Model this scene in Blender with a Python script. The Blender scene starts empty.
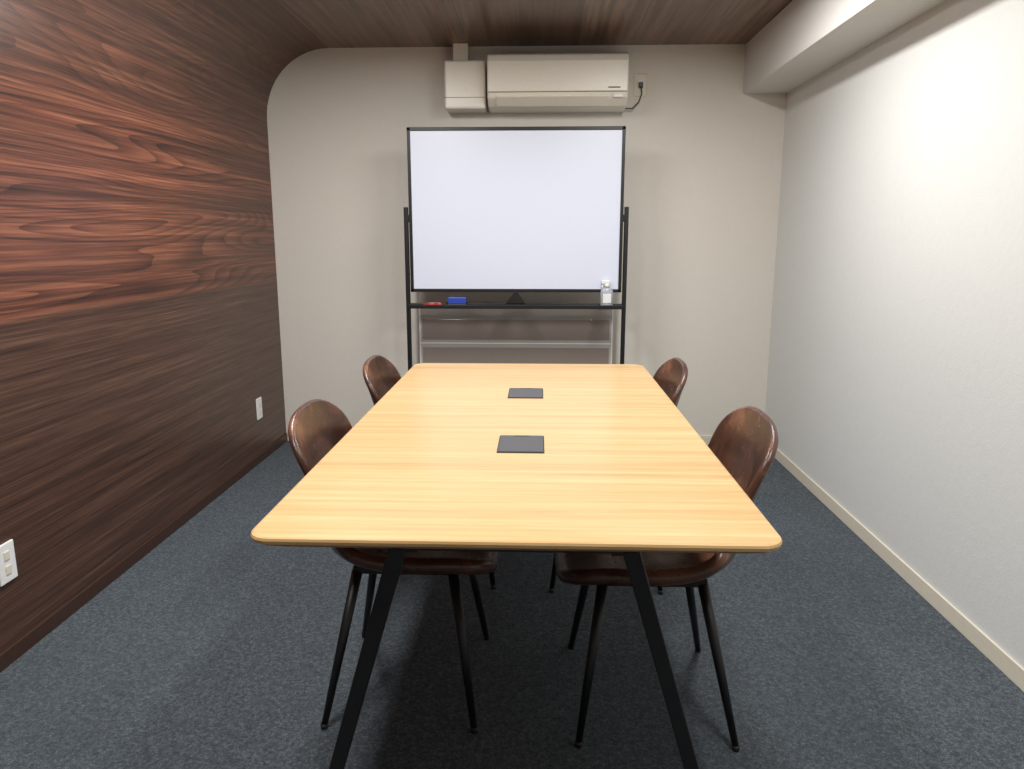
import bpy, bmesh, math, random
from mathutils import Vector, Matrix
random.seed(4)
S=bpy.context.scene
try: S.view_settings.view_transform='Standard'
except Exception: pass
# ---------------------------------------------------------------- materials
class NT:
    def __init__(s,name):
        s.m=bpy.data.materials.new(name); s.m.use_nodes=True
        s.t=s.m.node_tree; s.b=s.t.nodes['Principled BSDF']
    def n(s,typ,**kw):
        nd=s.t.nodes.new(typ)
        for k,v in kw.items(): setattr(nd,k,v)
        return nd
    def l(s,a,b): s.t.links.new(a,b)
    def math(s,op,a,b=None,c=None):
        nd=s.n('ShaderNodeMath',operation=op)
        for i,x in enumerate((a,b,c)):
            if x is None: continue
            if isinstance(x,(int,float)): nd.inputs[i].default_value=x
            else: s.l(x,nd.inputs[i])
        return nd.outputs[0]
    def comb(s,x,y,z):
        nd=s.n('ShaderNodeCombineXYZ')
        for i,v in enumerate((x,y,z)):
            if isinstance(v,(int,float)): nd.inputs[i].default_value=v
            else: s.l(v,nd.inputs[i])
        return nd.outputs[0]
    def noise(s,vec,scale=1,detail=2,rough=.5,dist=0):
        nd=s.n('ShaderNodeTexNoise'); nd.inputs['Scale'].default_value=scale
        nd.inputs['Detail'].default_value=detail; nd.inputs['Roughness'].default_value=rough
        nd.inputs['Distortion'].default_value=dist
        s.l(vec,nd.inputs['Vector']); return nd.outputs['Fac']
    def ramp(s,fac,stops):
        nd=s.n('ShaderNodeValToRGB'); e=nd.color_ramp.elements
        while len(e)<len(stops): e.new(.5)
        for el,(p,c) in zip(e,stops):
            el.position=p; el.color=(c,c,c,1) if isinstance(c,(int,float)) else (*c,1)
        s.l(fac,nd.inputs[0]); return nd.outputs[0]
    def mix(s,fac,a,b,mode='MIX'):
        nd=s.n('ShaderNodeMix',data_type='RGBA',blend_type=mode)
        for sock,x in ((nd.inputs[0],fac),(nd.inputs[6],a),(nd.inputs[7],b)):
            if isinstance(x,(int,float)): sock.default_value=x
            elif isinstance(x,tuple): sock.default_value=(*x,1)
            else: s.l(x,sock)
        return nd.outputs[2]
    def bump(s,h,strength=.2,dist=.01):
        nd=s.n('ShaderNodeBump'); nd.inputs['Strength'].default_value=strength
        nd.inputs['Distance'].default_value=dist
        s.l(h,nd.inputs['Height']); s.l(nd.outputs[0],s.b.inputs['Normal'])
    def col(s,c):
        if isinstance(c,tuple): s.b.inputs['Base Color'].default_value=(*c,1)
        else: s.l(c,s.b.inputs['Base Color'])
    def set(s,**kw):
        for k,v in kw.items():
            k=k.replace('_',' ')
            if isinstance(v,(int,float,tuple)): s.b.inputs[k].default_value=v
            else: s.l(v,s.b.inputs[k])
    def obj(s): return s.n('ShaderNodeTexCoord').outputs['Object']
    def uv(s): return s.n('ShaderNodeTexCoord').outputs['UV']
    def sep(s,v):
        nd=s.n('ShaderNodeSeparateXYZ'); s.l(v,nd.inputs[0]); return nd.outputs
def srgb(r,g,b):
    f=lambda c:(c/255/12.92) if c/255<=.04045 else ((c/255+.055)/1.055)**2.4
    return (f(r),f(g),f(b))
def plain(name,c,rough=.5,metal=0,noise=.04,**kw):
    m=NT(name); n=m.noise(m.obj(),60,3)
    d=tuple(x*(1-noise*2) for x in c)
    m.col(m.mix(n,d,c)); m.set(Roughness=rough,Metallic=metal,**kw); return m.m

# walnut veneer; uv in metres: u along room, v around wall->ceiling
def walnut(name,kind):
    m=NT(name); x,y,z=m.sep(m.uv())
    wob=m.noise(m.comb(m.math('MULTIPLY',x,.9),m.math('MULTIPLY',y,9),3),1,2,.5)
    n1=m.noise(m.comb(m.math('MULTIPLY',x,.42),m.math('MULTIPLY',y,4.2),6.3),1.0,1,.4)
    cc=m.math('ADD',m.math('MULTIPLY',n1,30),m.math('MULTIPLY',y,30))
    cc=m.math('ADD',cc,m.math('MULTIPLY',wob,2.0))
    fr0=m.math('FRACT',cc)
    w=m.math('POWER',fr0,2.6)
    fine=m.noise(m.comb(m.math('MULTIPLY',x,3),m.math('MULTIPLY',y,190),0),1,3,.6)
    mid=m.noise(m.comb(m.math('MULTIPLY',x,.5),m.math('MULTIPLY',y,40),5),1,4,.65)
    broad=m.noise(m.comb(m.math('MULTIPLY',x,.18),m.math('MULTIPLY',y,8),9),1,2,.5)
    f=m.math('MULTIPLY',m.math('SUBTRACT',1.0,w),.15)
    f=m.math('ADD',f,m.math('MULTIPLY',fine,.36))
    f=m.math('ADD',f,m.math('MULTIPLY',mid,.78))
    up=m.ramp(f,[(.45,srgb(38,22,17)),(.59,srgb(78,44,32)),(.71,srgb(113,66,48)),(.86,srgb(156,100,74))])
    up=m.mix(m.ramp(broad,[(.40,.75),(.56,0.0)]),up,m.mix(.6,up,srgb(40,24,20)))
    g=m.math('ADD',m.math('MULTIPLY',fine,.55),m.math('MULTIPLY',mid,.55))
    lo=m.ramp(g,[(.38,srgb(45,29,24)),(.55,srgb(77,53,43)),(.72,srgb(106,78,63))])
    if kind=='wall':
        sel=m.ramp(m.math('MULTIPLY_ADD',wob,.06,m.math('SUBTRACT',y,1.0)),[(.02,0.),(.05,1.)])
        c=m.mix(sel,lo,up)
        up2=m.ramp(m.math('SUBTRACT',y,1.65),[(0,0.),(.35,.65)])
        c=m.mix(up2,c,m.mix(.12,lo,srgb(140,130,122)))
    else:
        pl=m.math('FLOOR',m.math('DIVIDE',y,.30))
        wn=m.n('ShaderNodeTexWhiteNoise',noise_dimensions='1D'); m.l(pl,wn.inputs['W'])
        c=m.mix(m.math('MULTIPLY',wn.outputs['Value'],.8),lo,up)
        c=m.mix(m.math('MULTIPLY_ADD',wn.outputs['Value'],.42,.10),c,srgb(160,134,116))  # per-plank tone, with floor bounce light put into the ceiling colour
        streak=m.noise(m.comb(m.math('MULTIPLY',x,.8),m.math('MULTIPLY',y,22),8),1,3,.6)
        c=m.mix(m.ramp(streak,[(.4,.7),(.58,0.)]),c,srgb(54,37,30))
        fr=m.math('FRACT',m.math('DIVIDE',y,.30))
        c=m.mix(m.math('LESS_THAN',fr,.010),c,srgb(30,20,17))
    m.col(c); m.set(Roughness=.36 if kind=='wall' else .3); m.bump(fine,.12,.002); return m.m

def light_wood():
    m=NT('light_oak_laminate'); x,y,z=m.sep(m.obj())
    st=m.noise(m.comb(m.math('MULTIPLY',x,.9),m.math('MULTIPLY',y,60),1),1,4,.6)
    fn=m.noise(m.comb(m.math('MULTIPLY',x,9),m.math('MULTIPLY',y,420),4),1,2,.6)
    br=m.noise(m.comb(m.math('MULTIPLY',x,.4),m.math('MULTIPLY',y,9),7),1,2,.5)
    f=m.math('ADD',m.math('MULTIPLY',st,.6),m.math('MULTIPLY',fn,.3)); f=m.math('ADD',f,m.math('MULTIPLY',br,.25))
    c=m.ramp(f,[(.38,srgb(172,136,90)),(.56,srgb(198,163,112)),(.74,srgb(212,183,135))])
    c=m.mix(m.math('LESS_THAN',m.math('ABSOLUTE',y),.0011),c,srgb(150,115,72))
    m.col(c); m.set(Roughness=.3); return m.m

def carpet():
    m=NT('carpet_tiles'); o=m.obj(); x,y,z=m.sep(o)
    n=m.noise(o,300,3,.8); n2=m.noise(o,110,3,.75)
    tx=m.math('FLOOR',m.math('DIVIDE',x,.5)); ty=m.math('FLOOR',m.math('DIVIDE',y,.5))
    wn=m.n('ShaderNodeTexWhiteNoise',noise_dimensions='2D'); m.l(m.comb(tx,ty,0),wn.inputs['Vector'])
    f=m.math('ADD',m.math('MULTIPLY',n,.55),m.math('MULTIPLY',n2,.45))
    c=m.ramp(f,[(.36,srgb(44,48,53)),(.5,srgb(79,86,92)),(.64,srgb(122,130,137))])
    c=m.mix(m.math('MULTIPLY',wn.outputs['Value'],.2),c,srgb(66,72,78))
    m.col(c); m.set(Roughness=.95,Specular_IOR_Level=.1); m.bump(f,.7,.006); return m.m

def wallpaper(name,c,b=.25):
    m=NT(name); o=m.obj()
    n=m.noise(o,140,4,.6); n2=m.noise(o,35,3)
    d=tuple(v*.95 for v in c)
    m.col(m.mix(n2,d,c)); m.set(Roughness=.8,Specular_IOR_Level=.25)
    m.bump(m.math('ADD',n,n2),b,.003); return m.m

def leather():
    m=NT('brown_leather'); o=m.obj()
    vo=m.n('ShaderNodeTexVoronoi'); vo.inputs['Scale'].default_value=330; m.l(o,vo.inputs['Vector'])
    n=m.noise(o,7,4,.6,.5); n2=m.noise(o,45,3)
    c=m.ramp(n,[(.35,srgb(56,34,26)),(.55,srgb(90,58,44)),(.72,srgb(130,90,69))])
    m.col(c); m.set(Roughness=m.math('MULTIPLY_ADD',n2,.2,.2))
    m.bump(vo.outputs['Distance'],.12,.002); return m.m

W_WALL=walnut('walnut_wall','wall'); W_CEIL=walnut('walnut_ceiling','ceil')
OAK=light_wood(); CARPET=carpet(); LEATHER=leather()
WP=wallpaper('wallpaper_greige',srgb(220,214,204),.15); WPR=wallpaper('wallpaper_white',srgb(218,219,216),.22)
BEAM=wallpaper('beam_paint',srgb(215,213,208),.1)
BLACK=plain('black_powder_coat',srgb(20,20,22),.42)
BLKPL=plain('black_plastic',srgb(38,39,42),.5)
GREYPL=plain('dark_grey_plastic',srgb(72,72,74),.45)
CREAM=plain('cream_vinyl',srgb(222,214,196),.5)
DKWOOD=plain('dark_wood_trim',srgb(70,46,36),.45,noise=.2)
ACW=plain('air_conditioner_plastic',srgb(240,235,222),.35)
ACS=plain('slot_shadow_plastic',srgb(120,115,106),.5)
WHITEPL=plain('white_plastic',srgb(236,236,234),.4)
WB=plain('whiteboard_enamel',srgb(218,224,240),.34,noise=.01)
RED=plain('red_plastic',srgb(190,45,40),.4); BLUE=plain('blue_plastic',srgb(45,70,170),.4)
UNDER=plain('table_edge_wood',srgb(176,134,88),.5,noise=.1)

# ---------------------------------------------------------------- helpers
COL=S.collection
def mkobj(name,bm,mat=None,parent=None,smooth=False,loc=None):
    me=bpy.data.meshes.new(name); bmesh.ops.recalc_face_normals(bm,faces=bm.faces)
    bm.to_mesh(me); bm.free()
    o=bpy.data.objects.new(name,me); COL.objects.link(o)
    for m in (mat if isinstance(mat,list) else [mat]):
        if m: me.materials.append(m)
    if smooth:
        for p in me.polygons: p.use_smooth=True
    if parent: o.parent=parent
    if loc: o.location=loc
    return o
def empty(name,loc=(0,0,0),rot=0):
    e=bpy.data.objects.new(name,None); COL.objects.link(e); e.location=loc; e.rotation_euler=(0,0,rot)
    e.empty_display_size=.1; return e
def box(name,lo,hi,mat,parent=None,bevel=0,seg=2,smooth=False):
    bm=bmesh.new(); bmesh.ops.create_cube(bm,size=1)
    c=[(a+b)/2 for a,b in zip(lo,hi)]; d=[b-a for a,b in zip(lo,hi)]
    for v in bm.verts: v.co=Vector((v.co[i]*d[i] for i in range(3)))
    if bevel: bmesh.ops.bevel(bm,geom=bm.edges[:],offset=bevel,segments=seg,affect='EDGES',profile=.5)
    return mkobj(name,bm,mat,parent,smooth,loc=c)
def tube(name,pts,rads,mat,parent=None,seg=16):
    bm=bmesh.new(); rings=[]; pts=[Vector(p) for p in pts]
    for i,p in enumerate(pts):
        d=(pts[min(i+1,len(pts)-1)]-pts[max(i-1,0)]).normalized()
        a=Vector((0,1,0)) if abs(d.y)<.9 else Vector((1,0,0))
        u=d.cross(a).normalized(); w=d.cross(u).normalized()
        r=rads[i] if isinstance(rads,(list,tuple)) else rads
        rings.append([bm.verts.new(p+(u*math.cos(2*math.pi*k/seg)+w*math.sin(2*math.pi*k/seg))*r) for k in range(seg)])
    for a,b in zip(rings,rings[1:]):
        for k in range(seg): bm.faces.new((a[k],a[(k+1)%seg],b[(k+1)%seg],b[k]))
    bm.faces.new(rings[0]); bm.faces.new(rings[-1])
    return mkobj(name,bm,mat,parent,smooth=True)
def extrude_profile(name,prof,axis,lo,hi,mat,parent=None,bevel=0,smooth=False):
    bm=bmesh.new()
    def P(a,b,c): return {'x':(c,a,b),'y':(a,c,b),'z':(a,b,c)}[axis]
    A=[bm.verts.new(P(a,b,lo)) for a,b in prof]; B=[bm.verts.new(P(a,b,hi)) for a,b in prof]
    n=len(prof)
    for k in range(n): bm.faces.new((A[k],A[(k+1)%n],B[(k+1)%n],B[k]))
    bm.faces.new(A); bm.faces.new(B)
    o=mkobj(name,bm,mat,parent,smooth)
    if bevel:
        md=o.modifiers.new('bevel','BEVEL'); md.width=bevel; md.segments=3; md.limit_method='ANGLE'
    return o

# ---------------------------------------------------------------- room
XL,XR,YB,YF,H=-1.575,1.37,4.42,-1.3,2.295
R=.38
def uvsheet(name,path,v0,mat):
    bm=bmesh.new(); uvl=bm.loops.layers.uv.new('UVMap'); v=v0; rows=[]
    for i,(x,z) in enumerate(path):
        if i: v+=math.dist(path[i-1],path[i])
        rows.append((bm.verts.new((x,YF,z)),bm.verts.new((x,YB,z)),v))
    for a,b in zip(rows,rows[1:]):
        f=bm.faces.new((a[0],a[1],b[1],b[0]))
        for l,(u,vv) in zip(f.loops,((YF,a[2]),(YB,a[2]),(YB,b[2]),(YF,b[2]))): l[uvl].uv=(u,vv)
    me=bpy.data.meshes.new(name); bm.to_mesh(me); bm.free()
    me.materials.append(mat); o=bpy.data.objects.new(name,me); COL.objects.link(o)
    for p in me.polygons: p.use_smooth=True
    return o,v
path=[(XL,0),(XL,1.0),(XL,H-R)]+[(XL+R-R*math.cos(t),H-R+R*math.sin(t)) for t in [math.pi/2*i/16 for i in range(1,17)]]
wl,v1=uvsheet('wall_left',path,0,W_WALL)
cl,_=uvsheet('ceiling',[(XL+R,H),(XR,H)],v1,W_CEIL)
box('floor',(XL-.1,YF-.1,-.1),(XR+.1,YB+.1,0),CARPET)
box('wall_back',(XL-.1,YB,0),(XR+.1,YB+.1,H+.1),WP)
box('wall_right',(XR,YF-.1,0),(XR+.1,YB,H+.1),WPR)
box('wall_front',(XL-.1,YF-.1,0),(XR,YF,H+.1),WP)
box('beam_right',(1.127,YF,2.035),(XR,YB,H),BEAM,bevel=.003)
box('baseboard_right',(XR-.008,YF,0),(XR,YB,.06),CREAM,bevel=.002)
box('baseboard_back',(XL+.008,YB-.008,0),(XR-.008,YB,.06),CREAM,bevel=.002)
box('baseboard_left',(XL,YF,0),(XL+.008,YB-.008,.05),DKWOOD,bevel=.002)

# ---------------------------------------------------------------- table
TX,TY,TZ=-.045,2.175,.72
tab=empty('conference_table',(TX,TY,0))
def rounded_rect(hx,hy,r,n=8):
    pts=[]
    for cx,cy,a0 in ((hx-r,hy-r,0),(-hx+r,hy-r,90),(-hx+r,-hy+r,180),(hx-r,-hy+r,270)):
        for i in range(n+1):
            a=math.radians(a0+90*i/n); pts.append((cx+r*math.cos(a),cy+r*math.sin(a)))
    return pts
def tabletop():
    bm=bmesh.new(); hx,hy=.485,.945
    layers=[(0,.0),(.0035,-.0015),(.005,-.006),(.004,-.012),(-.004,-.018),(-.022,-.027)]
    rings=[]
    for k,(off,dz) in enumerate(layers):
        o=off-.005
        rings.append([bm.verts.new((x,y,TZ+dz)) for x,y in rounded_rect(hx+o,hy+o,.045)])
    f=bm.faces.new(rings[0]); f.material_index=0
    n=len(rings[0])
    for i,(a,b) in enumerate(zip(rings,rings[1:])):
        for k in range(n):
            f=bm.faces.new((a[k],a[(k+1)%n],b[(k+1)%n],b[k])); f.material_index=0 if i<3 else 1
    f=bm.faces.new(rings[-1]); f.material_index=1
    return mkobj('table_top',bm,[OAK,UNDER],tab)
tabletop()
for i,(sy) in enumerate((-1,1)):
    yl=sy*.86
    for j,sx in enumerate((-1,1)):
        prof=[(sx*.198,TZ-.03),(sx*.232,TZ-.03),(sx*.430,0),(sx*.402,0)]
        extrude_profile(f'leg_{i*2+j+1}',prof,'y',yl-.0175,yl+.0175,BLACK,tab,bevel=.003)
    box(f'leg_crossbar_{i+1}',(-.232,yl-.0175,TZ-.05),(.232,yl+.0175,TZ-.027),BLACK,tab,bevel=.003)
for j,sx in enumerate((-1,1)):
    box(f'frame_rail_{j+1}',(sx*.20-.015,-.86,TZ-.062),(sx*.20+.015,.86,TZ-.03),BLACK,tab,bevel=.002)
for i,yy in enumerate((-.315,.325)):
    box(f'power_box_lid_{i+1}',(-.0575,yy-.077,TZ),(.0575,yy+.077,TZ+.004),GREYPL,tab,bevel=.0015)
    box(f'power_box_rim_{i+1}',(-.060,yy-.080,TZ-.001),(.060,yy+.080,TZ+.0015),BLKPL,tab,bevel=.0005)
    box(f'power_box_slot_{i+1}',(-.02,yy+.066,TZ+.003),(.02,yy+.073,TZ+.0045),BLKPL,tab)

# ---------------------------------------------------------------- chairs
def catmull_at(P,t):
    P=[P[0]]+P+[P[-1]]; segs=len(P)-3
    t=max(0,min(1,t))*segs; i=min(int(t),segs-1); u=t-i
    p0,p1,p2,p3=P[i:i+4]
    return tuple(.5*((2*b)+(-a+c)*u+(2*a-5*b+4*c-d)*u*u+(-a+3*b-3*c+d)*u**3) for a,b,c,d in zip(p0,p1,p2,p3))
# profile: x forward, z up, half width, edge lift, thickness factor
PROF=[(.236,.404,.200,.0,1),(.220,.430,.204,.003,1.05),(.16,.438,.214,.014,1.1),(.06,.428,.224,.028,1.1),(-.05,.420,.226,.044,1.05),
      (-.13,.428,.220,.060,.95),(-.188,.462,.208,.070,.85),(-.216,.525,.194,.070,.72),(-.230,.59,.190,.058,.62),(-.244,.66,.200,.044,.58),
      (-.256,.72,.206,.032,.56),(-.266,.765,.206,.022,.55),(-.273,.800,.204,.014,.55)]
def chair(loc,rot):
    e=empty('leather_dining_chair',loc,rot)
    dens=[catmull_at(PROF,i/400) for i in range(401)]
    acc=[0]
    for a,b in zip(dens,dens[1:]): acc.append(acc[-1]+math.hypot(b[0]-a[0],b[1]-a[1]))
    L=acc[-1]
    NS,K=60,24; grid=[]; rowf=[]; bm=bmesh.new()
    rf,rb=.11,.13
    for i in range(NS+1):
        s=L*(.5-.5*math.cos(math.pi*i/NS))
        j=min(range(401),key=lambda k:abs(acc[k]-s)); x,z,hw,lift,tf=dens[j]
        a=dens[max(j-3,0)]; b=dens[min(j+3,400)]
        tx,tz=b[0]-a[0],b[1]-a[1]; q=math.hypot(tx,tz); nx,nz=tz/q,-tx/q
        k1=1.0
        if s<rf: k1=(1-(1-s/rf)**2.8)**(1/2.8)
        if L-s<rb: k1=(1-(1-(L-s)/rb)**2.6)**(1/2.6)
        k1=max(k1,.14)
        row=[]
        for k in range(K+1):
            t=-1+2*k/K; tt=math.sin(t*math.pi/2)
            w=hw*k1*tt
            l=lift*(abs(tt)*k1)**2.6
            row.append(bm.verts.new((x+nx*l,w,z+nz*l)))
        grid.append(row); rowf.append(tf)
    for a,b in zip(grid,grid[1:]):
        for k in range(K): bm.faces.new((a[k],a[k+1],b[k+1],b[k]))
    border=[(v.co.copy(),rowf[0]) for v in grid[0]]+[(r[-1].co.copy(),f) for r,f in list(zip(grid,rowf))[1:-1]]+[(v.co.copy(),rowf[-1]) for v in reversed(grid[-1])]+[(r[0].co.copy(),f) for r,f in list(zip(grid,rowf))[-2:0:-1]]
    me=bpy.data.meshes.new('shell'); bm.normal_update(); bm.to_mesh(me); bm.free(); me.materials.append(LEATHER)
    sh=bpy.data.objects.new('shell',me); COL.objects.link(sh); sh.parent=e
    for p in me.polygons: p.use_smooth=True
    vg=sh.vertex_groups.new(name='thick')
    for i,f in enumerate(rowf): vg.add(list(range(i*(K+1),(i+1)*(K+1))),min(f/1.1,1),'REPLACE')
    md=sh.modifiers.new('solid','SOLIDIFY'); md.thickness=.0396; md.offset=0; md.vertex_group='thick'
    # upholstered rolled edge following the outline
    cu=bpy.data.curves.new('rim','CURVE'); cu.dimensions='3D'; cu.bevel_depth=.0182; cu.bevel_resolution=5
    sp=cu.splines.new('POLY'); sp.points.add(len(border)-1)
    for p,(c,f) in zip(sp.points,border): p.co=(*c,1); p.radius=f
    sp.use_cyclic_u=True; sp.use_smooth=True
    cu.materials.append(LEATHER)
    ro=bpy.data.objects.new('rolled_rim',cu); COL.objects.link(ro); ro.parent=e
    zt=.396
    for j,(sx,sy) in enumerate(((1,1),(1,-1),(-1,1),(-1,-1))):
        top=Vector((sx*.125+.01,sy*.13,zt)); bot=Vector((sx*.195,sy*.225,.006))
        tube(f'leg_{j+1}',[top,top.lerp(bot,.5),bot],[.0145,.012,.0085],BLACK,e)
        tube(f'foot_glide_{j+1}',[bot-Vector((0,0,.006)),bot+Vector((0,0,.008))],.009,BLKPL,e)
    for j,sy in enumerate((1,-1)):
        box(f'seat_bracket_{j+1}',(-.125,sy*.125-.014,zt-.006),(.145,sy*.125+.014,zt+.014),BLACK,e,bevel=.002)
    box('seat_plate',(-.10,-.135,zt-.004),(.10,.135,zt+.01),BLACK,e,bevel=.002)
    return e
chair((-.355,1.915,0),0)
chair((.30,1.87,0),math.pi)
chair((-.355,2.71,0),0)
chair((.245,2.69,0),math.pi)

# ---------------------------------------------------------------- whiteboard
wb=empty('rolling_whiteboard',(-.133,4.12,0))
def wbx(n,lo,hi,m,b=.002): return box(n,lo,hi,m,wb,bevel=b)
hw,zb,zt=.581,.951,1.823
wbx('board_surface',(-hw+.01,-.008,zb+.01),(hw-.01,.008,zt-.01),WB,.001)
wbx('frame_top',(-hw,-.014,zt-.018),(hw,.014,zt),BLACK); wbx('frame_bottom',(-hw,-.014,zb),(hw,.014,zb+.018),BLACK)
wbx('frame_side_1',(-hw,-.014,zb),(-hw+.017,.014,zt),BLACK); wbx('frame_side_2',(hw-.017,-.014,zb),(hw,.014,zt),BLACK)
for j,s in enumerate((-1,1)):
    wbx(f'post_{j+1}',(s*.599-.011,-.015,.09),(s*.599+.011,.015,1.41),BLACK,.004)
    wbx(f'pivot_{j+1}',(s*.585-.012,-.012,1.33),(s*.585+.012,.012,1.37),BLACK,.004)
    wbx(f'foot_bar_{j+1}',(s*.599-.016,-.24,.065),(s*.599+.016,.24,.095),BLACK,.004)
    for k,q in enumerate((-1,1)):
        c=Vector((s*.599,q*.215,.03))
        tube(f'caster_{j*2+k+1}',[c-Vector((.011,0,0)),c+Vector((.011,0,0))],.03,BLKPL,wb,seg=20)
        wbx(f'caster_fork_{j*2+k+1}',(c.x-.014,c.y-.01,.045),(c.x+.014,c.y+.01,.068),BLACK)
wbx('tray',(-.588,-.05,.868),(.588,-.005,.876),BLACK)
wbx('tray_lip',(-.588,-.053,.862),(.588,-.048,.884),BLACK)
wbx('tray_beam',(-.588,-.012,.858),(.588,.012,.888),BLACK)
wbx('lower_rail',(-.588,-.012,.12),(.588,.012,.15),BLACK)
extrude_profile('board_lock',[(-.055,.888),(.055,.888),(.018,.935),(.012,.953),(-.012,.953),(-.018,.935)],'y',-.016,.016,BLACK,wb,bevel=.002)
er=empty('whiteboard_eraser',(-.455,4.093,.876))
box('eraser_body',(-.05,-.018,.012),(.05,.018,.048),BLUE,er,bevel=.004); box('eraser_felt',(-.048,-.016,0),(.048,.016,.013),GREYPL,er,bevel=.001)
for i,(x,mm) in enumerate(((-.60,RED),(-.57,BLKPL))):
    mk=empty('marker_pen',(x,4.094,.885))
    y0=-.010+.020*i
    tube('barrel',[(-.04,y0,0),(.035,y0,0)],.008,WHITEPL if i else RED,mk,seg=12)
    tube('cap',[(.02,y0,0),(.06,y0,0)],.009,RED if i==0 else BLKPL,mk,seg=12)
sb=empty('spray_bottle',(.368,4.094,.876))
def lathe(name,prof,mat,parent,seg=24,sy=1):
    bm=bmesh.new(); rings=[[bm.verts.new((r*math.cos(2*math.pi*k/seg),sy*r*math.sin(2*math.pi*k/seg),z)) for k in range(seg)] for r,z in prof]
    for a,b in zip(rings,rings[1:]):
        for k in range(seg): bm.faces.new((a[k],a[(k+1)%seg],b[(k+1)%seg],b[k]))
    bm.faces.new(rings[0]); bm.faces.new(rings[-1]); return mkobj(name,bm,mat,parent,True)
FROST=plain('frosted_bottle_plastic',srgb(205,212,222),.25,Transmission_Weight=.35)
lathe('bottle',[(.032,0),(.035,.004),(.035,.078),(.031,.092),(.018,.102),(.013,.106)],FROST,sb,sy=.62)
box('bottle_label',(-.022,-.0235,.02),(.022,-.0205,.07),WHITEPL,sb,bevel=.001)
lathe('nozzle_collar',[(.014,.104),(.014,.120),(.009,.123)],WHITEPL,sb)
box('trigger_head',(-.030,-.009,.121),(.016,.009,.142),WHITEPL,sb,bevel=.004)
tube('trigger',[(-.016,0,.124),(-.026,0,.108),(-.024,0,.094)],.004,WHITEPL,sb,seg=8)

# ---------------------------------------------------------------- low panel behind the stand
ac=NT('smoked_acrylic'); ac.col(ac.mix(ac.noise(ac.obj(),3,2),srgb(206,198,190),srgb(222,216,209))); ac.set(Roughness=.07,Transmission_Weight=.35,IOR=1.5)
TAUPE=plain('taupe_reflection',srgb(150,138,129),.12,noise=.05)  # colour of the reflections painted onto the sheet
pn=empty('acrylic_partition',(-.14,4.33,0))
box('sheet',(-.565,-.003,.02),(.565,.003,.865),ac.m,pn,bevel=.001)
box('reflection_band_1',(-.55,-.0045,.655),(.55,.0045,.775),TAUPE,pn,bevel=.001)  # taupe bands painted in for the room mirrored in the sheet
box('reflection_band_2',(-.55,-.0045,.48),(.55,.0045,.610),TAUPE,pn,bevel=.001)
box('reflection_line',(-.56,-.005,.631),(.56,.005,.637),WHITEPL,pn,bevel=.001)  # white line painted in as part of the sheet's reflections
for j,s in enumerate((-1,1)): box(f'edge_strip_{j+1}',(s*.565-.004,-.005,.0),(s*.565+.004,.005,.87),WHITEPL,pn,bevel=.002)
box('base_strip',(-.57,-.03,0),(.57,.03,.02),WHITEPL,pn,bevel=.003)

# ---------------------------------------------------------------- air conditioner
au=empty('air_conditioner',(.088,YB-.002,0))
prof=[(0,2.22),(-.17,2.22),(-.205,2.205),(-.22,2.17),(-.222,2.02),(-.205,1.985),(-.15,1.95),(-.09,1.94),(0,1.94)]
extrude_profile('body',prof,'x',-.377,.377,ACW,au,bevel=.008)
box('front_panel_seam',(-.372,-.2232,2.012),(.372,-.215,2.015),ACS,au)
extrude_profile('louver',[(-.214,1.998),(-.217,1.99),(-.16,1.948),(-.155,1.956)],'x',-.33,.28,ACW,au,bevel=.002)
box('louver_gap',(-.335,-.2095,1.994),(.285,-.200,2.002),GREYPL,au)
box('status_panel',(.30,-.2205,1.985),(.35,-.20,1.998),WHITEPL,au,bevel=.001)
box('indicator_label',(.27,-.2245,2.03),(.335,-.2215,2.037),ACS,au)
for k in range(7): box(f'top_grille_{k+1}',(-.34,-.16+k*.02,2.2195),(.34,-.152+k*.02,2.2225),ACS,au)
pc=empty('pipe_cover_box',(-.418,YB-.001,0))
box('cover',(-.113,-.14,1.942),(.113,0,2.195),ACW,pc,bevel=.012,seg=3)
box('cover_joint',(-.1135,-.1405,2.0),(.1135,-.0,2.003),ACS,pc)
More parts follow.
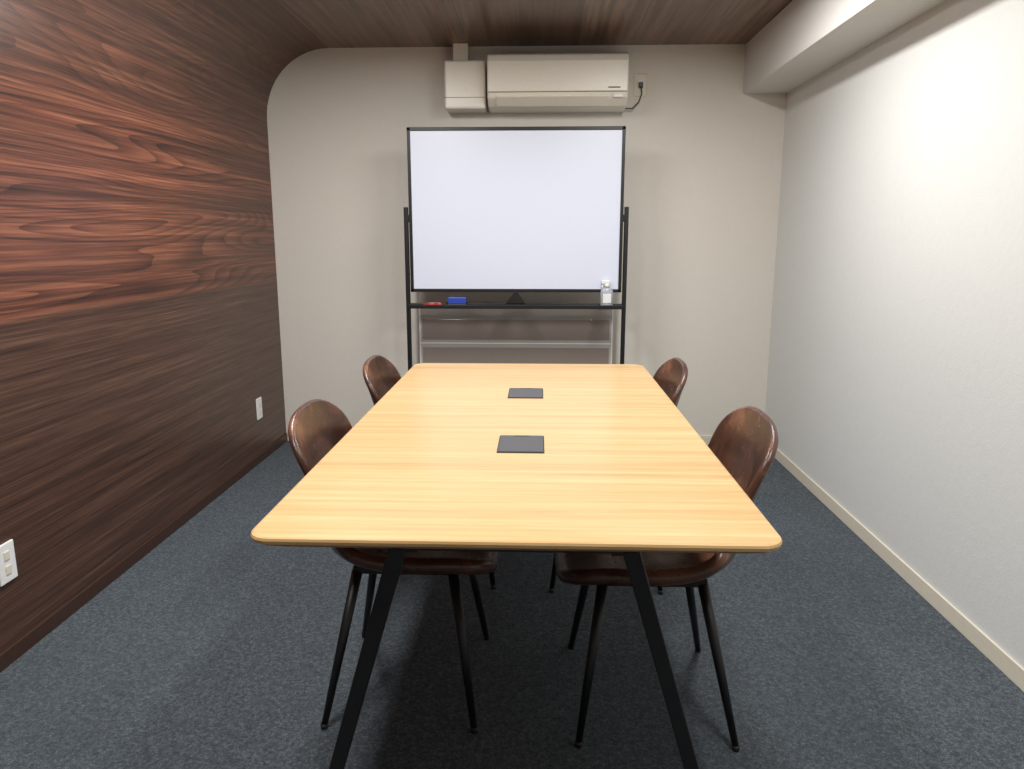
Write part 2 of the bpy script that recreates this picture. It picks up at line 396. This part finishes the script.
box('riser_duct',(-.07,-.08,2.19),(.015,0,H),ACW,pc,bevel=.006)
ou=empty('wall_outlet',(.556,YB,2.085))
box('plate',(-.036,-.008,-.06),(.036,0,.06),CREAM,ou,bevel=.003); box('socket',(-.012,-.011,-.025),(.012,-.006,.025),WHITEPL,ou,bevel=.002)
box('plug',(-.012,-.03,-.02),(.012,-.008,.012),GREYPL,ou,bevel=.004)
tube('power_cord',[(0,-.028,-.01),(.005,-.035,-.05),(-.01,-.035,-.095),(-.045,-.035,-.13),(-.09,-.035,-.13)],.004,GREYPL,ou,seg=8)
for y in (4.0,1.987):
    o2=empty('wall_outlet',(XL,y,.305),0)
    box('plate',(0,-.036,-.06),(.008,.036,.06),WHITEPL,o2,bevel=.003)
    for k,zz in enumerate((-.022,.022)): box(f'socket_{k+1}',(.006,-.011,zz-.014),(.0105,.011,zz+.014),CREAM,o2,bevel=.002)

# ---------------------------------------------------------------- ceiling lights (real fixtures)
def area(name,loc,sx,sy,p,parent,col=(1,.985,.965)):
    l=bpy.data.lights.new(name,'AREA'); l.shape='RECTANGLE'; l.size=sx; l.size_y=sy; l.energy=p; l.color=col
    o=bpy.data.objects.new(name,l); COL.objects.link(o); o.location=loc; o.parent=parent; return o
for (x,y,p) in ((-.78,1.0,27),(.54,1.0,22),(-.78,2.75,31),(.54,2.75,28)):
    f=empty('ceiling_light',(x,y,H))
    box('housing',(-.10,-.47,-.03),(.10,.47,0),WHITEPL,f,bevel=.004)
    area('lamp',(0,0,-.032),.16,.9,p,f)
w=bpy.data.worlds.new('World'); S.world=w; w.use_nodes=True
w.node_tree.nodes['Background'].inputs[0].default_value=(.05,.05,.05,1)

# ---------------------------------------------------------------- camera
cd=bpy.data.cameras.new('Camera'); cam=bpy.data.objects.new('Camera',cd); COL.objects.link(cam)
cd.sensor_fit='HORIZONTAL'; cd.sensor_width=36; cd.lens=740/1024*36; cd.clip_start=.05
cam.location=(0,0,1.25)
cam.rotation_euler=(math.radians(90)-math.atan(147.5/740),0,math.atan(.0371))
S.camera=cam
